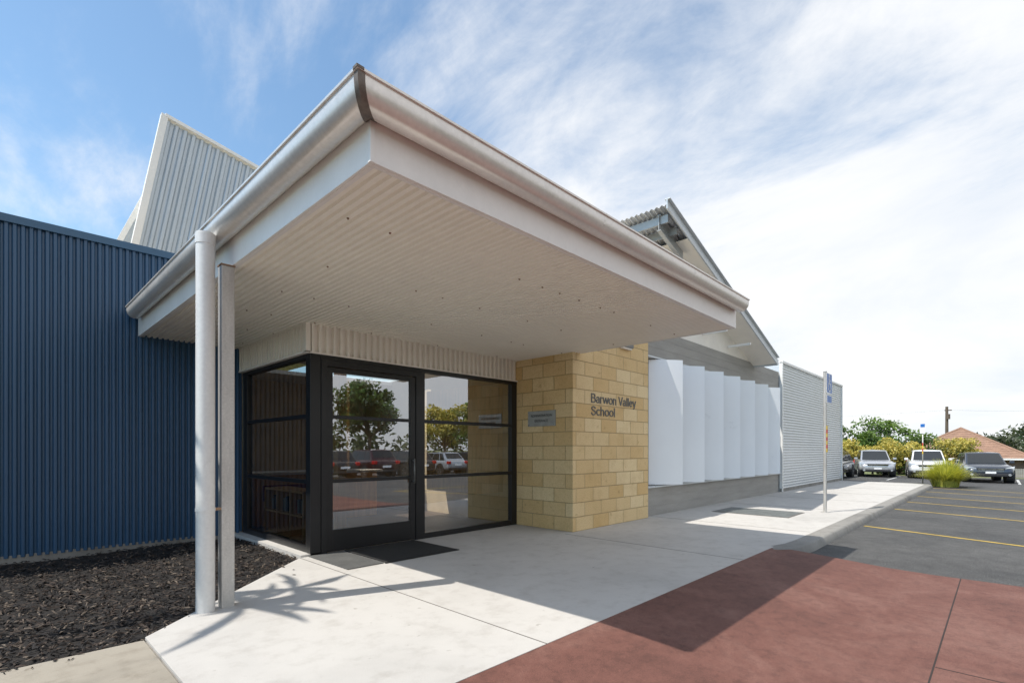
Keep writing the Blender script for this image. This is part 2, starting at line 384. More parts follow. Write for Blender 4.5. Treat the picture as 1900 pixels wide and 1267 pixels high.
b=B(); b.box(7.585,7.605,2.808,5.58,3.271,FT); b.obj('fascia',m_white,cn,bevel=.003)
b=B(); b.box(1.627,1.655,2.777,2.81,3.267,3.56); b.obj('corner_trim',m_white,cn,bevel=.002)
gp=[(0,3.645),(0,3.55),(.012,3.52),(.045,3.495),(.085,3.488),(.125,3.497),(.158,3.52),(.180,3.552),(.190,3.59),(.190,3.63),(.203,3.632),(.205,3.645),(.19,3.650),(.18,3.64)]
def sweep(b,ya,xb,gp=gp,grow=0,miter=False):
    c=(.09,3.58)
    def g(o,z):
        if grow: 
            d=Vector((o-c[0],z-c[1])); d=d.normalized()*grow; return o+d.x,z+d.y
        return o,z
    q=[g(o,z) for o,z in gp]
    if miter: r=[[(1.632-o,2.782-o+ya,z) for o,z in q],[(1.632-o,2.782-o,z) for o,z in q],[(1.632-o+xb,2.782-o,z) for o,z in q]]
    else: r=[[(1.632-o,ya,z) for o,z in q],[(1.632-o,2.782-o,z) for o,z in q],[(xb,2.782-o,z) for o,z in q]]
    b.loft(r)
b=B(); sweep(b,9.46,7.57); 
b.obj('gutter',m_galv,cn,smooth=True,autos=True)
b=B(); sweep(b,.045,.045,grow=.005,miter=True); b.obj('gutter_joint_strap',m_strap,cn,smooth=True,autos=True)
for x in (3.9,5.8):
    b=B(); b.loft([[(x+dx,2.782-(.09+(o-.09)*1.012),3.57+(z-3.57)*1.012) for o,z in gp] for dx in(0,.02)]); b.obj('gutter_seam',m_galv,cn)
b=B(); b.loft([[(1.632-(.09+(o-.09)*1.012),7.0+dx,3.57+(z-3.57)*1.012) for o,z in gp] for dx in(0,.02)]); b.obj('gutter_seam',m_galv,cn)
b=B(); b.box(1.50,7.56,2.65,9.7,3.655,3.664); b.obj('roof_sheet_edge',m_rust,cn)
b=B(); b.box(1.56,7.60,2.72,9.7,3.666,3.71); b.obj('roof_sheet',m_zincroof,cn)
b=B(); px,py=1.405,5.32
b.cyl((px,py,-.06),(px,py,3.505),.079,n=32); b.cyl((px,py,3.40),(px,py,3.49),.084,n=32)
for z in (.93,): b.cyl((px,py,z),(px,py,z+.03),.083,n=32)
b.obj('downpipe',m_pipe,cn,smooth=True,autos=True)
b=B(); b.box(1.46,1.60,5.31,5.33,.93,.955); b.cyl((1.48,5.29,.94),(1.48,5.35,.94),.012,n=8); b.obj('pipe_bracket',m_rust,cn)
b=B(); b.box(1.535,1.65,5.30,5.415,-.06,3.253); b.obj('post',m_galvp,cn,bevel=.008)
b=B(); b.box(1.53,1.655,5.295,5.42,3.253,3.264); b.obj('post_cap',m_rust,cn)
# ---------------------------------------------------------------- glazed entry
en=thing('glazed_entrance',(5.2,7.1,0),'black framed glazed entrance with door beside block pier','building')
tp=[(0,0),(.25,0),(.32,1),(.68,1),(.75,0)]
b=B(); corr(b,(3.14,7.035,2.885),X,Z,4.25,.415,.108,.050,NY,prof=tp); corr(b,(3.14,7.035,2.885),Y,Z,2.7,.415,.108,.050,NX,prof=tp)
b.box(3.15,7.39,7.04,7.12,2.87,3.3);b.box(3.145,3.24,7.04,9.75,2.87,3.3)
b.box(3.085,3.15,6.98,7.045,2.87,3.30)
b.obj('corrugated_band',m_band,en)
b=B(); b.box(3.085,7.39,6.98,7.04,2.862,2.885); b.box(3.085,3.14,7.04,9.74,2.862,2.885); b.obj('band_flashing',m_band,en)
b=B(); y0,y1=7.0,7.11
b.box(3.155,3.31,y0,y1,0,2.86); b.box(3.315,3.40,y0-.012,y1,0,2.80)
b.box(4.955,5.13,y0,y1,0,2.80); b.box(7.24,7.388,y0,y1,0,2.80)
b.box(3.31,7.388,y0-.004,y1+.004,2.80,2.862); b.box(3.40,4.955,y0,y1,2.71,2.80)
b.box(5.13,7.24,y0+.005,y1-.005,0.0,.095)
for z in (1.04,1.98): b.box(5.13,7.24,y0+.006,y1-.006,z-.028,z+.028)
b.obj('window_frame',m_black,en,bevel=.004)
b=B(); x0,x1=3.16,3.25
b.box(x0,x1,9.52,9.74,0,2.80); b.box(x0-.004,x1,7.112,9.74,2.80,2.862); b.box(x0,x1,7.112,9.52,0.03,.12)
for z in (1.04,1.98): b.box(x0+.006,x1-.006,7.112,9.52,z-.028,z+.028)
b.box(x0,x1,7.112,7.16,.12,2.8)
b.obj('window_frame',m_black,en,bevel=.004)
b=B(); b.box(3.02,3.3,7.0,9.74,-.2,.03); b.obj('sill',m_conc,en)
door=B()
door.box(3.405,3.50,7.015,7.075,.02,2.70); door.box(4.85,4.95,7.015,7.075,.02,2.70); door.box(3.50,4.85,7.015,7.075,2.63,2.70); door.box(3.50,4.85,7.015,7.075,.02,.33)
for z in (1.04,1.98): door.box(3.50,4.85,7.02,7.07,z-.026,z+.026)
dr=door.obj('door',m_black,en,bevel=.004)
b=B(); b.cyl((4.89,6.955,.95),(4.89,6.955,1.35),.014,n=12)
for z in (.98,1.32): b.cyl((4.89,6.955,z),(4.89,7.015,z),.01,n=10)
b.obj('handle',m_grey,dr,smooth=True)
b=B(); b.add([(3.50,7.045,.33),(4.85,7.045,.33),(4.85,7.045,2.63),(3.50,7.045,2.63)],[(0,1,2,3)]); b.obj('door_glass',m_glass,dr)
b=B(); b.add([(5.13,7.05,.095),(7.24,7.05,.095),(7.24,7.05,2.8),(5.13,7.05,2.8)],[(0,1,2,3)]); b.obj('window_glass',m_glass,en)
b=B(); b.add([(3.2,7.16,.12),(3.2,9.52,.12),(3.2,9.52,2.8),(3.2,7.16,2.8)],[(3,2,1,0)]); b.obj('window_glass',m_glass2,en)
b=B(); b.box(3.25,7.45,7.11,13,-.1,.012); b.obj('interior_floor',m_floor,en)
b=B(); b.box(3.05,7.6,13,13.1,0,3.3); b.box(7.45,7.55,7.11,13,0,3.3); b.box(3.12,3.25,9.9,13,0,3.3); b.obj('interior_wall',m_int,en)
b=B(); b.box(3.25,7.45,7.125,9.98,3.2,3.28); b.box(3.25,7.45,11.6,13,3.2,3.28); b.obj('interior_ceiling',m_band,en)  # ceiling gap added under the roof opening to brighten the interior
for (x,y) in ((4.13,8.1),(5.9,11.3)):
    b=B(); b.box(x,x+.16,y,y+.16,.012,3.2); b.obj('timber_column',m_wood,en,bevel=.004)
cab=B(); cab.box(6.72,7.44,7.45,9.1,.62,2.78); cab.box(6.70,6.72,7.46,8.26,.64,2.76,0); cab.box(6.70,6.72,8.28,9.08,.64,2.76,0)
ct=thing('timber_cabinet',(7.0,8.2,.62),'light timber wall cabinet inside the glazed entrance','cabinet'); cab.obj('cabinet_body',m_wood,ct,bevel=.004)
b=B(); b.cyl((6.69,8.2,1.5),(6.69,8.2,1.7),.008,n=8); b.obj('handle',m_grey,ct)
dk=thing('reception_desk',(4.8,10.6,0),'timber reception desk with red panel inside entrance','desk')
b=B(); b.box(3.6,6.2,10.3,10.36,.012,1.0); b.box(3.6,3.66,10.36,11,.012,1.0); b.box(6.14,6.2,10.36,11,.012,1.0); b.obj('desk_panel',m_wood,dk)
b=B(); b.box(3.5,6.3,10.2,11.1,1.0,1.05); b.obj('desk_top',m_band,dk,bevel=.004)
b=B(); b.box(3.7,4.8,10.27,10.3,.5,.8); b.obj('red_panel',m_redi,dk)
sh=thing('shelf_unit',(3.7,9.1,0),'low timber shelf with folders inside side window','shelf')
b=B(); 
for z in (.05,.42,.80): b.box(3.45,3.85,7.9,9.5,z,z+.03)
for y in (7.9,8.4,8.95,9.47): b.box(3.45,3.85,y,y+.03,.03,.83)
b.obj('shelf_frame',m_wood,sh)
b=B(); yy=7.95
while yy<9.4:
    w=random.uniform(.03,.07); b.box(3.55,3.78,yy,yy+w,.45,.45+random.uniform(.18,.26),random.choice([0,1,1,2,2])); yy+=w+.006+random.choice([0,0,.1])
b.obj('folder',[m_redi,m_bookA,m_bookB],sh)['kind']='stuff'
# pier
pr=B(); pr.box(7.39,10.13,5.60,7.02,-.1,3.95); o=pr.obj('block_pier',m_block,bevel=.006); tag(o,'sandy yellow concrete block pier beside the entrance doors','wall')
b=B(); b.box(8.95,9.35,5.50,5.60,3.60,3.68); b.box(8.98,9.32,5.52,5.59,3.57,3.60,1); o=b.obj('wall_light',[m_grey,m_band],bevel=.004); tag(o,'slim grey wall light fixed high on block pier','light fitting')
# lettering: stroke alphabet built as raised slabs
def A_(cx,cy,rx,ry,a0,a1,n=12): return [(cx+rx*math.cos(rad(a)),cy+ry*math.sin(rad(a))) for a in np.linspace(a0,a1,n)]
GL={
'B':(.74,[[(.09,0),(.09,1)],[(.09,.93)]+A_(.38,.735,.19,.195,90,-90)+[(.09,.54)],[(.09,.54)]+A_(.41,.305,.22,.235,90,-90)+[(.09,.07)]]),
'a':(.60,[A_(.27,.48,.18,.18,165,10)+[(.455,.40),(.455,.14),(.50,.03)],[(.45,.42),(.30,.385)]+A_(.23,.22,.155,.16,80,280)+[(.36,.10),(.45,.2)]]),
'r':(.41,[[(.09,0),(.09,.72)],[(.09,.42),(.13,.56),(.22,.645),(.36,.655)]]),
'w':(.90,[[(.05,.72),(.24,.06)],[(.24,.06),(.45,.68)],[(.45,.68),(.66,.06)],[(.66,.06),(.85,.72)]]),
'o':(.67,[A_(.33,.36,.25,.30,0,360,25)]),
'n':(.62,[[(.09,0),(.09,.72)],[(.09,.44)]+A_(.29,.45,.19,.20,150,0)+[(.48,0)]]),
'V':(.70,[[(.05,1),(.35,.04)],[(.35,.04),(.65,1)]]),
'l':(.24,[[(.12,0),(.12,1)]]),
'e':(.62,[[(.10,.38),(.52,.38)],A_(.31,.36,.22,.295,4,318,18)]),
'y':(.58,[[(.05,.72),(.29,.04)],[(.53,.72),(.28,-.10),(.22,-.19),(.09,-.20)]]),
'S':(.72,[[(.60,.72),(.57,.83),(.48,.91),(.35,.935),(.20,.90),(.12,.80),(.13,.68),(.21,.60),(.42,.52),(.56,.44),(.62,.30),(.57,.16),(.46,.085),(.34,.065),(.20,.10),(.11,.19),(.085,.31)]]),
'c':(.59,[A_(.31,.36,.22,.295,42,318,18)]),
'h':(.62,[[(.09,0),(.09,1)],[(.09,.44)]+A_(.29,.45,.19,.20,150,0)+[(.48,0)]]),
' ':(.30,[])}
def letters(s_,x0,width,cap,base,y,mat,parent,hw_=.060):
    tot=sum(GL[c][0] for c in s_); sx=width/tot; x=0
    for ci,ch in enumerate(s_):
        w,strokes=GL[ch]
        b=B()
        for k_,pl in enumerate(strokes):
            P_=[Vector(p) for p in pl]; closed=(P_[0]-P_[-1]).length<1e-4
            Lf=[];Rt=[]
            for i,p in enumerate(P_):
                if closed: d=(P_[(i+1)%(len(P_)-1)]-P_[(i-1)%(len(P_)-1)]) if 0<i<len(P_)-1 else (P_[1]-P_[-2])
                else: d=P_[min(i+1,len(P_)-1)]-P_[max(i-1,0)]
                d=d.normalized(); n=Vector((-d.y,d.x))*hw_; Lf.append(p+n);Rt.append(p-n)
            yf_=y-.012-.0006*k_; yb_=y-.002
            rings=[[(x0+(x+a.x)*sx,yf_,base+a.y*cap),(x0+(x+c_.x)*sx,yf_,base+c_.y*cap),(x0+(x+c_.x)*sx,yb_,base+c_.y*cap),(x0+(x+a.x)*sx,yb_,base+a.y*cap)] for a,c_ in zip(Lf,Rt)]
            b.loft(rings)
        if strokes: b.obj('letter',mat,parent)
        x+=w
def text(body,ext=.01):
    cu=bpy.data.curves.new('t','FONT'); cu.body=body; cu.size=1; cu.extrude=ext; cu.resolution_u=4
    o=bpy.data.objects.new('t',cu); C.objects.link(o); bpy.context.view_layer.update()
    dg=bpy.context.evaluated_depsgraph_get(); me=bpy.data.meshes.new_from_object(o.evaluated_get(dg)); bpy.data.objects.remove(o)
    v=np.array([tuple(q.co) for q in me.vertices]); fs=[tuple(p.vertices) for p in me.polygons]; return v,fs
def place_text(body,x0,width,cap,base,xf,mat,parent):
    v,fs=text(body,.001); mn,mx=v[:,0].min(),v[:,0].max(); sx=width/(mx-mn); sz=cap/.7
    b=B(); b.add([(xf-.002-p[2],x0-(p[0]-mn)*sx,base+p[1]*sz) for p in v],fs); return b.obj('engraved_text',mat,parent)
ws=thing('school_name_sign',(8.7,5.6,2.2),'dark grey raised lettering reading Barwon Valley School on block wall','sign')
letters('Barwon Valley',7.95,1.64,.180,2.395,5.6,m_letter,ws)
letters('School',7.95,.84,.180,2.155,5.6,m_letter,ws)
pq=thing('entrance_plaque',(7.39,6.3,2.1),'grey metal administration entrance plaque on block pier','sign')
b=B(); b.box(7.368,7.389,5.99,6.68,1.95,2.245); b.obj('plate',m_plaque,pq,bevel=.003)
place_text('ADMINISTRATION',6.60,.53,.05,2.13,7.366,m_letw,pq)
place_text('ENTRANCE',6.50,.33,.05,2.03,7.366,m_letw,pq)
for yy in(6.02,6.65):
    for zz in (1.975,2.22):
        b=B(); b.cyl((7.37,yy,zz),(7.362,yy,zz),.009,n=10); b.obj('fixing_screw',m_chrome,pq)
b=B(); b.box(3.66,4.88,5.85,6.98,.003,.016); b.box(3.64,4.90,5.82,5.85,.003,.010,1); b.box(4.88,4.90,5.85,6.98,.003,.010,1)
o=b.obj('doormat',[m_mat,m_rubber]); tag(o,'black ribbed doormat on concrete before the door','doormat')
b=B(); b.box(3.12,3.63,5.86,6.98,.003,.012,0); o=b.obj('doormat',[m_mat2]); tag(o,'worn grey mat lying beside the black doormat','doormat')
b=B(); b.box(12.2,13.5,3.35,5.05,-.02,.006,1)
for i in range(2):
    b.box(12.24+i*.62,12.84+i*.62,3.39,5.01,0,.011,0)
o=b.obj('inspection_cover',[m_cover,m_joint]); tag(o,'grey steel inspection cover set in the footpath','cover')
# ---------------------------------------------------------------- louvred building
lb=thing('louvred_building',(15,8,0),'building with grey board wall, white louvres and skillion roof','building')
def courses(b,z0,z1,h):
    z=z0
    while z<z1-.01:
        zt=min(z+h,z1); b.box(10.14,19.6,5.70,5.74,z+.002,zt-.002); z+=h
b=B(); courses(b,0,.64,.213); b.box(10.14,19.6,5.706,5.8,-.1,.63); b.obj('lower_wall',m_gwall,lb)
b=B(); courses(b,3.62,4.27,.216); b.box(10.14,19.6,5.706,5.8,3.6,4.26); b.obj('upper_wall',m_gwall,lb)
b=B(); b.box(10.14,19.6,5.62,5.95,.64,.675); b.box(10.14,19.6,5.66,5.95,3.585,3.62); b.obj('window_sill',m_zinc,lb,bevel=.004)
b=B(); b.add([(10.14,6.1,.64),(19.6,6.1,.64),(19.6,6.1,3.6),(10.14,6.1,3.6)],[(0,1,2,3)]); b.obj('window_glass',m_cglass,lb)
b=B()
for x in np.arange(10.2,19.7,1.2): b.box(x-.03,x+.03,6.03,6.12,.66,3.6)
b.obj('window_frame',m_zinc,lb)
b=B(); b.box(10.135,10.2,5.8,14,-.1,4.3); b.box(19.5,19.6,5.8,14,-.1,4.2); b.box(10.14,19.6,5.8,6.1,-.1,.62); b.box(10.14,12,5.8,14,4.28,4.34); b.box(10.14,19.6,13.9,14,-.1,4.3); b.box(10.2,19.5,6.15,14,3.7,3.8); b.obj('inner_wall',m_band,lb)
cth,sth=math.cos(rad(37)),math.sin(rad(37))
for i in range(7):
    cx,cy=10.86+1.2*i,5.56
    b=B(); rings=[]
    q=[]
    for s_ in np.linspace(-1,1,9):
        q.append((s_*.42,-.020*(1-s_*s_)-.006))
    for s_ in np.linspace(1,-1,9):
        q.append((s_*.42,.012*(1-s_*s_)+.006))
    for z in (.70,3.57):
        rings.append([(cx+cth*a+(-sth)*(-n_),cy-sth*a+(-cth)*(-n_),z) for a,n_ in q])
    b.loft(rings); b.obj('louvre_blade',m_blade,lb,smooth=True,autos=True)
    for z in (.687,3.577):
        b=B(); b.obox((cx-cth*.36,cy+sth*.36,z),(cth*.09,-sth*.09,0),(sth*.025,cth*.025,0),(0,0,.012))
        b.obj('louvre_bracket',m_grey,lb)
XR,ZR,YF=9.90,6.64,5.02
zr=lambda x:ZR-.328*(x-XR)
def rp(x,y,dz=0): return (x,y,zr(x)+dz)
XE=17.05
b=B(); yf,yb=YF+.02,14.3; wv=[]
k=int((yb-yf)/.12*6)
vs=[]
for i in range(k+1):
    y=yf+(yb-yf)*i/k; d=.02*math.cos(2*math.pi*(y-yf)/.12)
    vs+=[rp(XR,y,d),rp(XE,y,d)]
b.add(vs,[(2*i,2*i+1,2*i+3,2*i+2) for i in range(k)]); b.obj('roof_sheet',m_zincroof,lb,smooth=True)
def raked(b,xa,xb,y0,y1,d0,d1,mi=0):
    b.add([rp(xa,y0,d0),rp(xb,y0,d0),rp(xb,y1,d0),rp(xa,y1,d0),rp(xa,y0,d1),rp(xb,y0,d1),rp(xb,y1,d1),rp(xa,y1,d1)],[(3,2,1,0),(4,5,6,7),(0,1,5,4),(1,2,6,5),(2,3,7,6),(3,0,4,7)],mi)
b=B(); raked(b,XR-.07,XE,YF-.03,YF,-.14,.05); raked(b,XR-.07,XE,YF-.09,YF+.03,.05,.07); b.obj('barge_board',m_zinc,lb,bevel=.005)
b=B(); raked(b,10.85,XE-.03,YF+.005,5.72,-.13,-.115); b.obj('eave_soffit',m_band,lb)
b=B(); b.box(XE-.02,XE+.12,YF-.03,14.2,zr(XE)-.16,zr(XE)+.02); b.obj('gutter',m_zinc,lb,bevel=.02)
b=B()
for y in (5.30,9.0,12.5):
    raked(b,XR+.15,11.2,y,y+.012,-.36,-.05); raked(b,XR+.15,11.2,y-.04,y+.05,-.372,-.36); raked(b,XR+.15,11.2,y-.04,y+.05,-.05,-.035)
b.box(XR+.2,XR+.26,YF+.1,14,zr(XR+.23)-.2,zr(XR+.23)-.03); b.box(XR+.6,XR+.66,YF+.1,14,zr(XR+.63)-.2,zr(XR+.63)-.03)
for k_ in range(3): b.cyl((XR+.3+k_*.12,5.28,zr(XR+.3+k_*.12)-.2),(XR+.3+k_*.12,5.31,zr(XR+.3+k_*.12)-.2),.02,n=8)
b.obj('roof_beam',m_steel,lb)
b=B(); b.add([(10.85,5.72,4.25),(XE,5.72,4.25),(XE,5.72,max(4.26,zr(XE)-.1)),(10.85,5.72,zr(10.85)-.1)],[(0,1,2,3)]); b.obj('gable_wall',m_band,lb)
b=B(); b.add([(10.85,5.72,4.25),(10.85,14,4.25),(10.85,14,zr(10.85)-.1),(10.85,5.72,zr(10.85)-.1)],[(3,2,1,0)]); b.obj('clerestory_wall',m_band,lb)
for (xx,zz) in ((13.2,4.55),(14.9,4.45)):
    b=B(); b.box(xx,xx+.06,YF+.05,5.7,zz,zz+.06); b.obj('eave_bracket',m_white,lb)
# metal clad building
mb=thing('metal_clad_building',(24,8,0),'pale metal building with fine horizontal ribbed cladding','building')
b=B(); corr(b,(19.66,5.62,.12),Z,X,4.45,9.42,.10,.018,NY,seg=6); b.obj('ribbed_wall',m_zinc,mb,smooth=True)
b=B(); b.box(19.62,19.72,5.58,5.68,.0,4.62); b.box(29.04,29.14,5.58,5.68,0,4.62); b.box(19.62,29.14,5.57,5.72,4.58,4.66); b.obj('edge_trim',m_white,mb,bevel=.004)
b=B(); b.box(19.66,29.1,5.65,14,-.1,4.55); b.obj('wall_core',m_zinc,mb)
b=B(); b.box(19.6,29.1,5.60,5.66,-.1,.12); b.obj('plinth',m_kerb,mb)
# ---------------------------------------------------------------- signs
def wheelchair(b,cx,cz,s,y,mi):
    def pt(px_,pz_): return (cx+px_*s,y,cz+pz_*s)
    def stroke(p,q,w):
        p=Vector(p);q=Vector(q);d=(q-p).normalized();n=Vector((-d.y,d.x))*w
        b.add([pt(*(p-n)),pt(*(q-n)),pt(*(q+n)),pt(*(p+n))],[(0,1,2,3)],mi)
    b.add([pt(-.08+.09*math.cos(t),.42+.09*math.sin(t)) for t in np.linspace(0,6.28,13)[:-1]],[tuple(range(12))],mi)
    stroke((-.08,.3),(-.04,-.05),.05); stroke((-.06,.15),(.17,.15),.035); stroke((-.06,-.03),(.2,-.03),.045); stroke((.2,-.03),(.3,-.35),.045); stroke((.28,-.33),(.4,-.29),.035)
    pr_=[(-.02+.27*math.cos(t),-.2+.27*math.sin(t)) for t in np.linspace(rad(120),rad(380-35),14)]
    for p,q in zip(pr_,pr_[1:]): stroke(p,q,.035)
sg=thing('accessible_parking_sign',(13.95,3.03,0),'blue accessible parking sign on galvanised pole with reflective strip','sign')
b=B(); b.cyl((13.95,3.03,0),(13.95,3.03,3.36),.037,n=20); b.cyl((13.95,3.03,0),(13.95,3.03,.012),.09,n=20); b.cyl((13.95,3.03,3.36),(13.95,3.03,3.375),.042,n=20); b.obj('pole',m_galvp,sg,smooth=True,autos=True)
b=B(); b.box(13.90,14.42,2.985,2.99,2.86,3.34,0); b.box(13.915,14.405,2.983,2.985,2.875,3.325,1); wheelchair(b,14.16,3.10,.42,2.981,0); b.obj('sign_panel',[m_wsign,m_bluesign],sg)
b=B(); b.box(13.92,14.40,2.985,2.99,2.62,2.82,0); b.box(13.94,14.38,2.983,2.985,2.64,2.80,1); b.obj('sign_panel',[m_wsign,m_bluesign],sg)
b=B()
for k_ in range(7):
    z_=1.44+k_*.09
    b.box(13.908,13.990,2.982,2.992,z_,z_+.09,k_%2)
b.obj('reflective_strip',[m_yeltape,m_redtape],sg)
sg=thing('parking_sign',(30.1,2.6,-.13),'small parking sign on thin pole beside ornamental grass','sign')
b=B(); b.cyl((30.1,2.6,-.13),(30.1,2.6,2.75),.025,n=12); b.obj('pole',m_galvp,sg,smooth=True)
b=B(); b.box(30.05,30.06,2.50,2.70,2.25,2.72,0); b.box(30.045,30.05,2.52,2.68,2.54,2.69,1); b.obj('sign_panel',[m_wsign,m_bluesign],sg)
b=B()
for k_ in range(4): b.box(30.065,30.072,2.58,2.62,1.3+k_*.13,1.43+k_*.13,k_%2)
b.obj('reflective_strip',[m_yeltape,m_redtape],sg)
# ---------------------------------------------------------------- cars
def build_car(col,L_=4.5,W=1.82,H=1.64,label='',group=None,hatch=False,metal=0.):
    e=thing('parked_car',(0,0,0),label,'car',group)
    hw=W/2; k=L_/4.5; zh=H/1.64
    st=[(-2.24,.50,.86,.76),(-2.17,.34,1.0,.85),(-1.9,.28,1.06,.895),(-1.2,.25,1.06,.91),(0,.24,1.04,.915),(1.0,.25,1.02,.91),(1.5,.27,.98,.90),(1.95,.30,.92,.86),(2.16,.34,.80,.79),(2.24,.44,.68,.70)]
    rings=[]
    for x,zb,zt,w in st:
        w=w*hw/.91; zt*=zh
        half=[(w*.93,zb),(w,zb+.14),(w*1.0,zb+(zt-zb)*.55),(w*.975,zt-.10),(w*.90,zt-.02),(w*.5,zt+.015)]
        rings.append([(x*k,-y_,z_) for y_,z_ in half]+[(x*k,y_,z_) for y_,z_ in half[::-1]])
    b=B(); b.loft(rings); body=b.obj('body',col,e,smooth=True,sub=2)
    zb=1.0*zh;zt=H-.02
    bx0,bx1,tx0,tx1=(-2.02*k,1.12*k,-1.62*k,.22*k)
    if hatch: tx0=-1.45*k
    wb,wt=hw*.885,hw*.70
    P=[(bx0,-wb,zb),(bx1,-wb*.93,zb),(bx1,wb*.93,zb),(bx0,wb,zb)]
    T=[(tx0,-wt,zt-.03),(tx1,-wt,zt-.02),(tx1,wt,zt-.02),(tx0,wt,zt-.03)]
    b=B(); b.add(P+T,[(0,1,5,4),(1,2,6,5),(2,3,7,6),(3,0,4,7)])
    mid=(tx0+tx1)/2
    b.add(T+[(mid,-wt,zt+.01),(mid,wt,zt+.01),(tx0+.1,0,zt+.02),(tx1-.1,0,zt+.02),(mid,0,zt+.045)],[(0,4,8,6),(4,1,7,8),(8,7,2,5),(6,8,5,3),(0,6,3),(1,2,7)])
    b.obj('cabin',col,e,bevel=.05)
    def pane(q,s0,s1,t0,t1,name,mat,off=.012,parent=e):
        q=[Vector(p) for p in q]; n=(q[1]-q[0]).cross(q[3]-q[0]).normalized()
        def bl_(s_,t): return (q[0]*(1-s_)+q[1]*s_)*(1-t)+(q[3]*(1-s_)+q[2]*s_)*t
        vs=[bl_(s0,t0),bl_(s1,t0),bl_(s1,t1),bl_(s0,t1)]
        b=B(); b.add([v+n*off for v in vs]+[v-n*.005 for v in vs],[(0,1,2,3),(0,4,5,1),(1,5,6,2),(2,6,7,3),(3,7,4,0)]); b.obj(name,mat,parent)
    pane([P[1],P[2],T[2],T[1]],.05,.95,.04,.92,'windscreen',m_cglass)
    pane([P[3],P[0],T[0],T[3]],.07,.93,.30,.92,'rear_window',m_cglass)
    for q in ([P[0],P[1],T[1],T[0]],[P[2],P[3],T[3],T[2]]):
        if q[0][0]<0: cuts=[(.07,.25),(.28,.58),(.60,.93)]
        else: cuts=[(.07,.40),(.42,.72),(.75,.93)]
        for a,c in cuts: pane(q,a,c,.10,.90,'side_window',m_cglass)
    fx=2.22*k
    zs=zh
    b=B(); b.add([(fx-.06,-.55*hw/.91,.80*zs),(fx-.06,.55*hw/.91,.80*zs),(fx+.005,.48,.58),(fx+.005,-.48,.58)],[(0,1,2,3)]); b.box(fx-.12,fx-.001,-.50,.50,.57,.79*zs); b.obj('grille',m_plastic,e,bevel=.01)
    b=B()
    for z_ in (.63,.69,.75): b.box(fx-.02,fx+.018,-.46,.46,z_*zs,z_*zs+.016)
    b.obj('grille_bar',m_chrome,e)
    b=B(); b.box(fx-.16,fx+.012,-.62,.62,.33,.47); b.obj('lower_bumper',m_plastic,e,bevel=.03)
    b=B(); b.box(fx-.02,fx+.03,-.19,.19,.47,.57); b.obj('number_plate',m_wsign,e)
    for sy in(-1,1):
        b=B(); b.add([(fx-.03,sy*.52,.72*zs),(fx-.03,sy*.52,.81*zs),(fx-.16,sy*.80*hw/.91,.80*zs),(fx-.40,sy*.895*hw/.91,.90*zs),(fx-.40,sy*.90*hw/.91,.80*zs),(fx-.16,sy*.82*hw/.91,.70*zs),
            (fx-.3,sy*.5,.72*zs),(fx-.3,sy*.5,.80*zs)],[(0,1,2,5),(5,2,3,4),(1,7,3,2),(0,5,4,6)])
        b.obj('headlight',m_lamp,e)
        b=B(); b.cyl((fx-.14,sy*.64*hw/.91,.42),(fx-.01,sy*.66*hw/.91,.42),.06,n=12); b.obj('fog_light',m_lamp,e)
        b=B(); b.box(-2.26*k,-2.05*k,sy*.60*hw/.91 if sy>0 else -.86*hw/.91,sy*.86*hw/.91 if sy>0 else -.60*hw/.91,.80*zs,1.0*zs); b.obj('tail_light',m_tail,e,bevel=.03)
        b=B(); b.obox((.82*k,sy*(hw+.06),1.10*zs),(.06,0,0),(0,.09,0),(0,0,.065)); b.obj('mirror',col,e,bevel=.03)
    b=B(); b.box(-2.27*k,-2.2*k,-.26,.26,.62,.74); b.obj('number_plate',m_wsign,e)
    b=B(); b.box(-2.26*k,-2.1*k,-.72,.72,.36,.50); b.obj('rear_bumper',m_plastic,e,bevel=.03)
    for sx in (-1.38*k,1.38*k):
        for sy in (-1,1):
            b=B(); y_=sy*(hw-.11)
            b.cyl((sx,sy*(hw-.3),.37),(sx,sy*(hw+.004),.37),.405,n=28); b.obj('wheel_arch',m_plastic,e)
            rr=[(.20,-.11),(.30,-.115),(.345,-.09),(.355,0),(.345,.09),(.30,.115),(.20,.11)]
            b=B(); b.loft([[(sx+r_*math.cos(t),y_+o_*1.05+sy*.012,.345+r_*math.sin(t)) for r_,o_ in rr] for t in np.linspace(0,2*math.pi,29)],close=True,cap=False)
            w_=b.obj('tyre',m_tyre,e,smooth=True)
            b=B(); b.cyl((sx,y_+sy*.08,.345),(sx,y_+sy*.10,.345),.215,n=24,mi=1)
            for a in range(5):
                t=a*2*math.pi/5+.3; d=Vector((math.cos(t),0,math.sin(t))); n_=Vector((-math.sin(t),0,math.cos(t)))
                b.obox(Vector((sx,y_+sy*.118,.345))+d*.11,d*.105,n_*.028,Vector((0,.012,0)))
            b.cyl((sx,y_+sy*.1,.345),(sx,y_+sy*.135,.345),.045,n=12)
            b.obj('rim',[m_rim,m_plastic],e)
    return e
def place(e,x,y,ang): e.location=(x,y,-.13); e.rotation_euler=(0,0,rad(ang))
G='cars parked in the car park'
c1=build_car(paint('car_paint_silver',(.45,.46,.48),.4),4.6,1.82,1.62,'silver grey suv parked facing the footpath beside shrubs',G); place(c1,38.6,5.75,194)
c2=build_car(paint('car_paint_white',(.80,.80,.79)),4.7,1.86,1.62,'white suv parked facing the footpath behind ornamental grass',G); place(c2,38.6,3.15,188)
c3=build_car(paint('car_paint_dark_blue',(.045,.057,.08),.4),4.35,1.88,1.50,'dark blue grey suv parked on the asphalt',G); place(c3,35.9,.72,190)
c4=build_car(paint('car_paint_black',(.012,.012,.014)),4.5,1.82,1.58,'black car parked beside the metal clad building',G); place(c4,34.2,7.2,180)
G2='cars parked opposite the entrance'
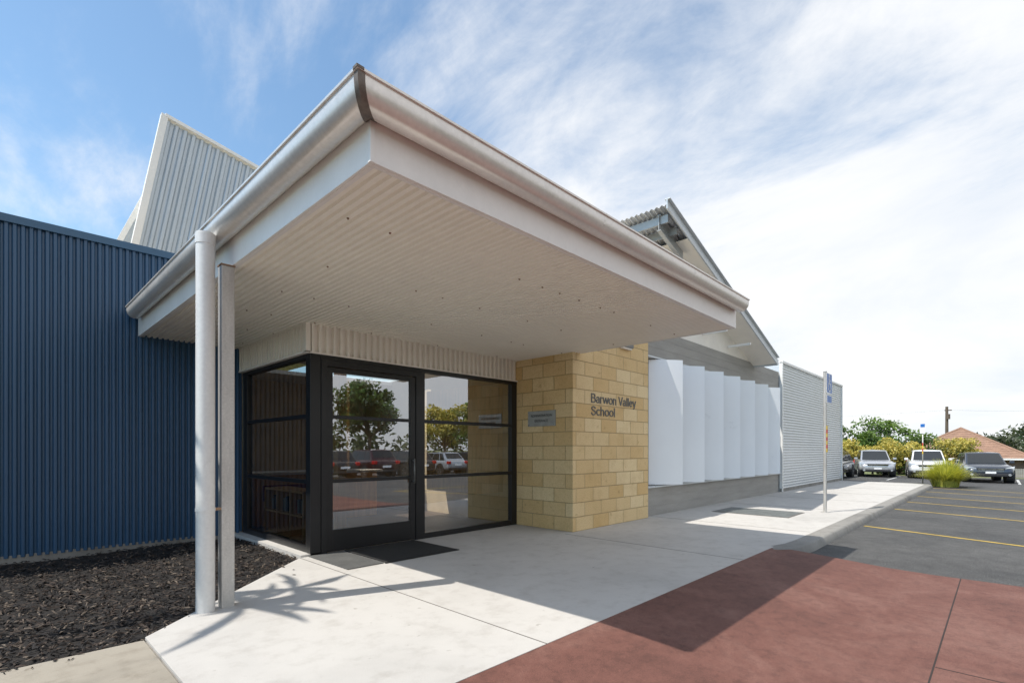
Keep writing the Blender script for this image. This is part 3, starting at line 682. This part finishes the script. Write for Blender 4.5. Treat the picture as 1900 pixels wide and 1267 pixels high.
c5=build_car(paint('car_paint_maroon',(.04,.008,.01),.2),4.6,1.85,1.65,'dark maroon suv parked nose out opposite the entrance',G2); place(c5,15.7,-13.2,270)
c6=build_car(paint('car_paint_grey',(.42,.44,.46),.4),4.1,1.76,1.48,'silver grey hatchback parked opposite the entrance',G2,hatch=True); place(c6,20.9,-12.9,270)
def copycar(src,x,y,ang,label,group):
    n=src.copy(); C.objects.link(n); n['label']=label; n['group']=group
    for ch in src.children:
        q=ch.copy(); C.objects.link(q); q.parent=n
    n.location=(x,y,-.13); n.rotation_euler=(0,0,rad(ang)); return n
copycar(c4,18.3,-13.1,270,'black car parked opposite the entrance',G2)
copycar(c4,13.1,-13.0,270,'black car parked opposite the entrance',G2)
copycar(c2,26.1,-13.0,270,'white suv parked opposite the entrance',G2)
copycar(c3,23.5,-13.0,270,'dark suv parked opposite the entrance',G2)
# ---------------------------------------------------------------- vegetation
def leaves(b,centers,radii,n,size,nm,seed=0,flat=1.0):
    r=np.random.default_rng(seed); k=len(centers)
    for i in range(n):
        c=r.integers(k); d=r.normal(size=3); d/=np.linalg.norm(d); q=r.random()**.45
        R=radii[c]; p=np.array(centers[c])+d*R*q*np.array([1,1,.8*flat])
        a=r.normal(size=3);a/=np.linalg.norm(a);t=r.normal(size=3);t-=a*np.dot(a,t);t/=np.linalg.norm(t)
        s_=size*r.uniform(.6,1.4)
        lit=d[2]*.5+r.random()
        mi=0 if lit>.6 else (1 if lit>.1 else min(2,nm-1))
        b.add([p-a*s_,p+t*s_*.5,p+a*s_,p-t*s_*.5],[(0,1,2,3)],mi)
def crown_clumps(c,rx,rz,k,seed,cr=.38):
    r=np.random.default_rng(seed); cs=[];rs=[]
    for i in range(k):
        d=r.normal(size=3); d/=np.linalg.norm(d); q=r.uniform(.35,.95)
        cs.append((c[0]+d[0]*rx*q,c[1]+d[1]*rx*q,c[2]+d[2]*rz*q)); rs.append(rx*cr*r.uniform(.6,1.2))
    return cs,rs
def tree(x,y,gz_,h,rx,mats,label,n=3500,ls=.13,seed=1,name='tree',cat='tree',trunk=.35,group=None):
    e=thing(name,(x,y,gz_),label,cat,group); r=random.Random(seed)
    cz=gz_+h*(trunk+(1-trunk)/2); rz=h*(1-trunk)/2
    cs,rs=crown_clumps((x,y,cz),rx,rz,22,seed)
    b=B(); top=Vector((x+.1,y,gz_+h*trunk)); b.cyl((x,y,gz_-.1),top,.05*rx+.05,.035*rx+.03,n=10)
    for c in cs[:9]:
        m_=(Vector(c)+top)/2+Vector((0,0,-.1*rx)); b.cyl(top,m_,.03*rx+.01,.018*rx+.008,n=6); b.cyl(m_,c,.018*rx+.008,.006,n=6)
    b.obj('trunk',m_bark,e,smooth=True)
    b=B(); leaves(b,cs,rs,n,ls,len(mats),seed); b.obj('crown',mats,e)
    return e
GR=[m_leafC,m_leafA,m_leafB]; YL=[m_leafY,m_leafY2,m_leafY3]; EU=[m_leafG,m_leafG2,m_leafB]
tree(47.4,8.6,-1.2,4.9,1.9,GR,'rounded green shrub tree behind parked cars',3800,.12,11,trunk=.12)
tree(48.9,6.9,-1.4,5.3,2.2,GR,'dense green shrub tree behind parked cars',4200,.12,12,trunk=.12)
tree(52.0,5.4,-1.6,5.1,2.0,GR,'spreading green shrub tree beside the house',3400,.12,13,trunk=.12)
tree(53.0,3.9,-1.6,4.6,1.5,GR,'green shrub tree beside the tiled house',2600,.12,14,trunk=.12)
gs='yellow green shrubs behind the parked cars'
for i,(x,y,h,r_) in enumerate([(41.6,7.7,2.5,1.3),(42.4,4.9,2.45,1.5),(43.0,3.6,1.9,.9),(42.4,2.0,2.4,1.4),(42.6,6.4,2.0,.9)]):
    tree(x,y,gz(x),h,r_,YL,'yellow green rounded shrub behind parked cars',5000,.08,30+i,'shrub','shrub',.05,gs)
e=thing('palm_tree',(56,7.2,-1.6),'small palm with drooping fronds behind shrubs','tree')
b=B(); b.cyl((56,7.2,-1.7),(56,7.2,3.7),.16,.12,n=10); b.obj('trunk',m_bark,e)
def fronds(b,P,n,ln,wd,lo,hi,drop,seed):
    r=random.Random(seed)
    for i in range(n):
        t=i*2.4+r.uniform(-.3,.3); el=r.uniform(lo,hi); d=Vector((math.cos(t),math.sin(t),0)); p=Vector(P); sdw=Vector((-d.y,d.x,0)); l=ln*r.uniform(.75,1.1)
        pts=[p+d*(s_*l*math.cos(el))+Vector((0,0,l*.93*s_*math.sin(el)-drop*s_*s_)) for s_ in np.linspace(0,1,7)]
        for j in range(6):
            w0=wd*math.sin(math.pi*min(1,.12+j/6*.88));w1=wd*math.sin(math.pi*min(1,.12+(j+1)/6*.88))
            b.add([pts[j]-sdw*w0,pts[j+1]-sdw*w1,pts[j+1]+sdw*w1,pts[j]+sdw*w0],[(0,1,2,3)],j%2)
b=B(); fronds(b,(56,7.2,3.7),26,1.6,.14,-.1,1.1,1.0,3)
b.obj('crown',[m_leafA,m_leafC],e)
e=thing('shadow_tree',(-2.35,6.7,-.06),'unseen slender spiky leaved tree added to cast the path shadow','tree')  # tree added out of view so its fronds throw a shadow on the path
b=B(); b.cyl((-2.35,6.7,-.1),(-2.2,6.65,3.4),.055,.04,n=10); b.cyl((-2.2,6.65,3.4),(-2.3,6.7,6.3),.04,.03,n=10)
b.cyl((-2.22,6.66,4.9),(-1.9,7.05,6.6),.03,.02,n=8); b.obj('trunk',m_bark,e,smooth=True)
b=B(); fronds(b,(-2.3,6.7,6.3),13,1.15,.06,.0,1.2,.55,8); fronds(b,(-1.9,7.05,6.6),11,1.0,.06,-.1,1.1,.5,9); b.obj('crown',[m_leafA,m_leafB],e)
e=thing('ornamental_grass',(29.2,1.75,-.13),'clump of strappy lime green ornamental grass at the kerb end','plant')
b=B()
for i in range(2600):
    t=random.uniform(0,6.28); r0=random.uniform(0,.45); out=random.uniform(.1,1.0)
    h=random.uniform(.75,1.15)*(1.10-out*.40)
    p=Vector((29.2+r0*math.cos(t),1.75+r0*math.sin(t),-.13)); d=Vector((math.cos(t+random.uniform(-.4,.4)),math.sin(t),0)); s_=Vector((-d.y,d.x,0))*.017
    pts=[p+d*out*q*q+Vector((0,0,h*(q*1.5-.6*q*q*(.6+out*.7)))) for q in (0,.33,.66,1)]
    for j in range(3):
        b.add([pts[j]-s_*(1-j*.3),pts[j+1]-s_*(.7-j*.3),pts[j+1]+s_*(.7-j*.3),pts[j]+s_*(1-j*.3)],[(0,1,2,3)],0 if random.random()<.65 else 1)
b.obj('blades',[m_lime,m_lime2],e)
b=B(); b.add([(29.2+1.0*math.cos(t),1.75+.75*math.sin(t),-.12) for t in np.linspace(0,6.28,25)[:-1]],[tuple(range(24))]); struct(b.obj('garden_bed_ground',m_mulch))
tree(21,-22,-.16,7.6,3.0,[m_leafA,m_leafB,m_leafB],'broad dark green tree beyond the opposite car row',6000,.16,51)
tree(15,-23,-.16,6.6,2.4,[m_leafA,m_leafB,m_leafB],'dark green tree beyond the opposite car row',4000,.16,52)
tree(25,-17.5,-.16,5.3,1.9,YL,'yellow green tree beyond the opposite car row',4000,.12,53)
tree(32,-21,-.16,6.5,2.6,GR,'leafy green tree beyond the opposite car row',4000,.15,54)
b=B(); cs=[];rs=[]; r=np.random.default_rng(5)
for i in range(150):
    y=r.uniform(-50,60);x=r.uniform(115,150); h=r.uniform(1.5,5.0)*(1.3 if y<0 else 1); cs.append((x,y,-1+h*.5)); rs.append(r.uniform(2,3.4)); cs.append((x,y+1,-1+h)); rs.append(r.uniform(1.2,2.4))
leaves(b,cs,rs,15000,.42,3,9); o=b.obj('distant_wood',EU); o['kind']='stuff'; o['label']='distant belt of eucalypt trees on the horizon'; o['category']='wood'
b=B(); cs=[];rs=[]
for i in range(90):
    x=r.uniform(-60,110);y=r.uniform(-62,-50); h=r.uniform(2,6.5); cs.append((x,y,h*.5)); rs.append(r.uniform(2.4,3.6)); cs.append((x,y,h)); rs.append(r.uniform(1.2,2.4))
leaves(b,cs,rs,9000,.5,3,10); o=b.obj('distant_wood',EU); o['kind']='stuff'; o['label']='belt of trees beyond the car park'; o['category']='wood'
tree(76,1.5,-1.7,5.0,2.8,EU,'tall eucalypt rising behind the tiled house',2500,.22,61)
tree(72,-3.2,-1.7,6.2,2.4,EU,'open eucalypt behind the tiled house',2000,.2,62)
# house
hs=thing('brick_house',(63,2.6,-1.65),'low brick house with terracotta tiled hip roof','house')
b=B(); b.box(57.6,69.4,-1.4,6.6,-1.7,.85); b.obj('wall',m_hbrick,hs)
b=B(); ev=[(57,-2,.80),(70,-2,.80),(70,7.2,.80),(57,7.2,.80)]; rg=[(61.2,2.6,3.45),(65.8,2.6,3.45)]
def roofq(b,a,c,d,e_,nrow=14):
    a,c,d,e_=map(Vector,(a,c,d,e_))
    for i in range(nrow):
        t0=i/nrow;t1=(i+1)/nrow
        p=a.lerp(e_,t0);q=c.lerp(d,t0);p2=a.lerp(e_,t1);q2=c.lerp(d,t1); up=Vector((0,0,.035))
        b.add([p+up,q+up,q2,p2,p,q],[(0,1,2,3),(4,5,1,0)])
roofq(b,ev[0],ev[1],rg[1],rg[0]); roofq(b,ev[2],ev[3],rg[0],rg[1]); roofq(b,ev[3],ev[0],rg[0],rg[0]); roofq(b,ev[1],ev[2],rg[1],rg[1])
rf=b.obj('roof',m_tile,hs)
b=B(); b.cyl(rg[0],rg[1],.1,n=8); b.cyl(ev[0],rg[0],.09,n=8); b.cyl(ev[3],rg[0],.09,n=8); b.obj('ridge_cap',m_tile,rf)
b=B(); b.box(56.9,57.02,-2.1,7.3,.66,.80); b.box(57,70,-2.12,-2.0,.66,.80); b.obj('gutter',m_white,hs)
for (ya,yb_) in ((0,1.8),(3,5)):
    b=B(); b.box(57.55,57.6,ya,yb_,-.7,.4); b.obj('window',m_cglass,hs)
b=B(); 
for i in range(120): b.box(55.5,55.53,-9+i*.12,-9+i*.12+.105,-1.6,.02)
o=b.obj('paling_fence',m_timber); tag(o,'grey timber paling fence in front of the house','fence')
for (x,y,h) in ((79,4.6,6.6),(83,-14,6.8)):
    e=thing('power_pole',(x,y,-1.66),'timber power pole with small head and wires','power pole','power poles beyond the house')
    b=B(); b.cyl((x,y,-1.7),(x,y,h),.20,.14,n=10); b.obj('pole',m_bark,e)
    b=B(); b.box(x-.08,x+.08,y-.45,y+.2,h-.5,h-.38)
    b.cyl((x-.25,y-.15,h-1.5),(x-.25,y-.15,h-.9),.18,n=10)
    b.obj('crossarm',m_bark,e)
b=B()
for q in (-.4,.15):
    for (p,p2) in (((79,4.6+q,6.2),(83,-14+q,6.4)),((79,4.6+q,6.2),(74,34+q,6.4))):
        p=Vector(p);p2=Vector(p2);pr_=p
        for i in range(1,9):
            t=i/8; c=p.lerp(p2,t)-Vector((0,0,.5*4*t*(1-t))); b.cyl(pr_,c,.004,n=4,cap=False); pr_=c
o=b.obj('power_line',m_grey); tag(o,'thin overhead power lines strung between poles','cable')
# ---------------------------------------------------------------- light
sd=Vector((-2.34,.86,3.69)).normalized(); el=math.asin(sd.z); az=math.atan2(sd.x,sd.y)
su=bpy.data.lights.new('sun','SUN'); su.energy=5.0; su.angle=rad(.5); su.color=(1,.95,.87)
so=bpy.data.objects.new('sun',su); C.objects.link(so); so.rotation_euler=sd.to_track_quat('Z','Y').to_euler()
w=bpy.data.worlds.new('World'); bpy.context.scene.world=w; w.use_nodes=True; nt=w.node_tree; nt.nodes.clear()
o=N(nt,'ShaderNodeOutputWorld'); bg=N(nt,'ShaderNodeBackground'); bg2=N(nt,'ShaderNodeBackground'); mx=N(nt,'ShaderNodeMixShader')
sk=N(nt,'ShaderNodeTexSky'); sk.sky_type='NISHITA'; sk.sun_disc=False; sk.sun_elevation=el; sk.sun_rotation=az; sk.air_density=1.0; sk.dust_density=.5; sk.ozone_density=1.6
L(nt,mixc(nt,1.0,sk.outputs[0],(1.18,1.42,1.42),'MULTIPLY'),bg.inputs[0]); bg.inputs[1].default_value=.15
tc=N(nt,'ShaderNodeTexCoord'); sp=N(nt,'ShaderNodeSeparateXYZ'); L(nt,tc.outputs['Generated'],sp.inputs[0])
def MA(op,a,b_=None,c=None):
    n=N(nt,'ShaderNodeMath',operation=op)
    for i,v in enumerate((a,b_,c)):
        if v is None: continue
        if isinstance(v,(int,float)): n.inputs[i].default_value=v
        else: L(nt,v,n.inputs[i])
    return n.outputs[0]
zc=MA('ADD',MA('MAXIMUM',sp.outputs[2],0.0),.42)
cx_=MA('DIVIDE',sp.outputs[0],zc); cy_=MA('DIVIDE',sp.outputs[1],zc)
cb=N(nt,'ShaderNodeCombineXYZ'); L(nt,cx_,cb.inputs[0]); L(nt,cy_,cb.inputs[1])
mp=N(nt,'ShaderNodeMapping'); mp.inputs['Rotation'].default_value=(0,0,rad(-30)); mp.inputs['Scale'].default_value=(1.0,.60,1); mp.inputs['Location'].default_value=(1.3,.4,0); L(nt,cb.outputs[0],mp.inputs[0])
n1_=noise(nt,2.1,15,.60,mp.outputs[0],.35); n2_=noise(nt,1.1,4,.5,cb.outputs[0],.2); n3_=noise(nt,8,14,.68,mp.outputs[0],.4)
bias=MA('MULTIPLY',MA('SUBTRACT',sp.outputs[0],sp.outputs[1]),.25)
bias=MA('ADD',bias,MA('MULTIPLY',MA('SUBTRACT',.50,sp.outputs[2]),.22))
f=MA('ADD',MA('ADD',MA('MULTIPLY',n1_,1.10),MA('MULTIPLY',n2_,.50)),MA('ADD',MA('MULTIPLY',n3_,.26),bias))
mr=N(nt,'ShaderNodeMapRange'); mr.interpolation_type='SMOOTHSTEP'; L(nt,f,mr.inputs[0]); mr.inputs[1].default_value=.76; mr.inputs[2].default_value=1.15
fac=MA('ADD',MA('MULTIPLY',mr.outputs[0],.92),.05)
cc=ramp(nt,n1_,[(.30,(.76,.81,.88)),(.60,(.95,.955,.965))]); L(nt,cc,bg2.inputs[0]); bg2.inputs[1].default_value=1.10
L(nt,fac,mx.inputs[0]); L(nt,bg.outputs[0],mx.inputs[1]); L(nt,bg2.outputs[0],mx.inputs[2]); L(nt,mx.outputs[0],o.inputs[0])
# ---------------------------------------------------------------- camera
cd=bpy.data.cameras.new('camera'); cd.sensor_width=36; cd.lens=939/1900*36; cd.shift_y=200.5/1900; cd.clip_end=4000; cd.clip_start=.05
co=bpy.data.objects.new('camera',cd); C.objects.link(co); co.location=(0,0,1.5); co.rotation_euler=(rad(90),0,rad(44-90))
s=bpy.context.scene; s.camera=co
s.view_settings.view_transform='Standard'; s.view_settings.look='None'; s.view_settings.exposure=0
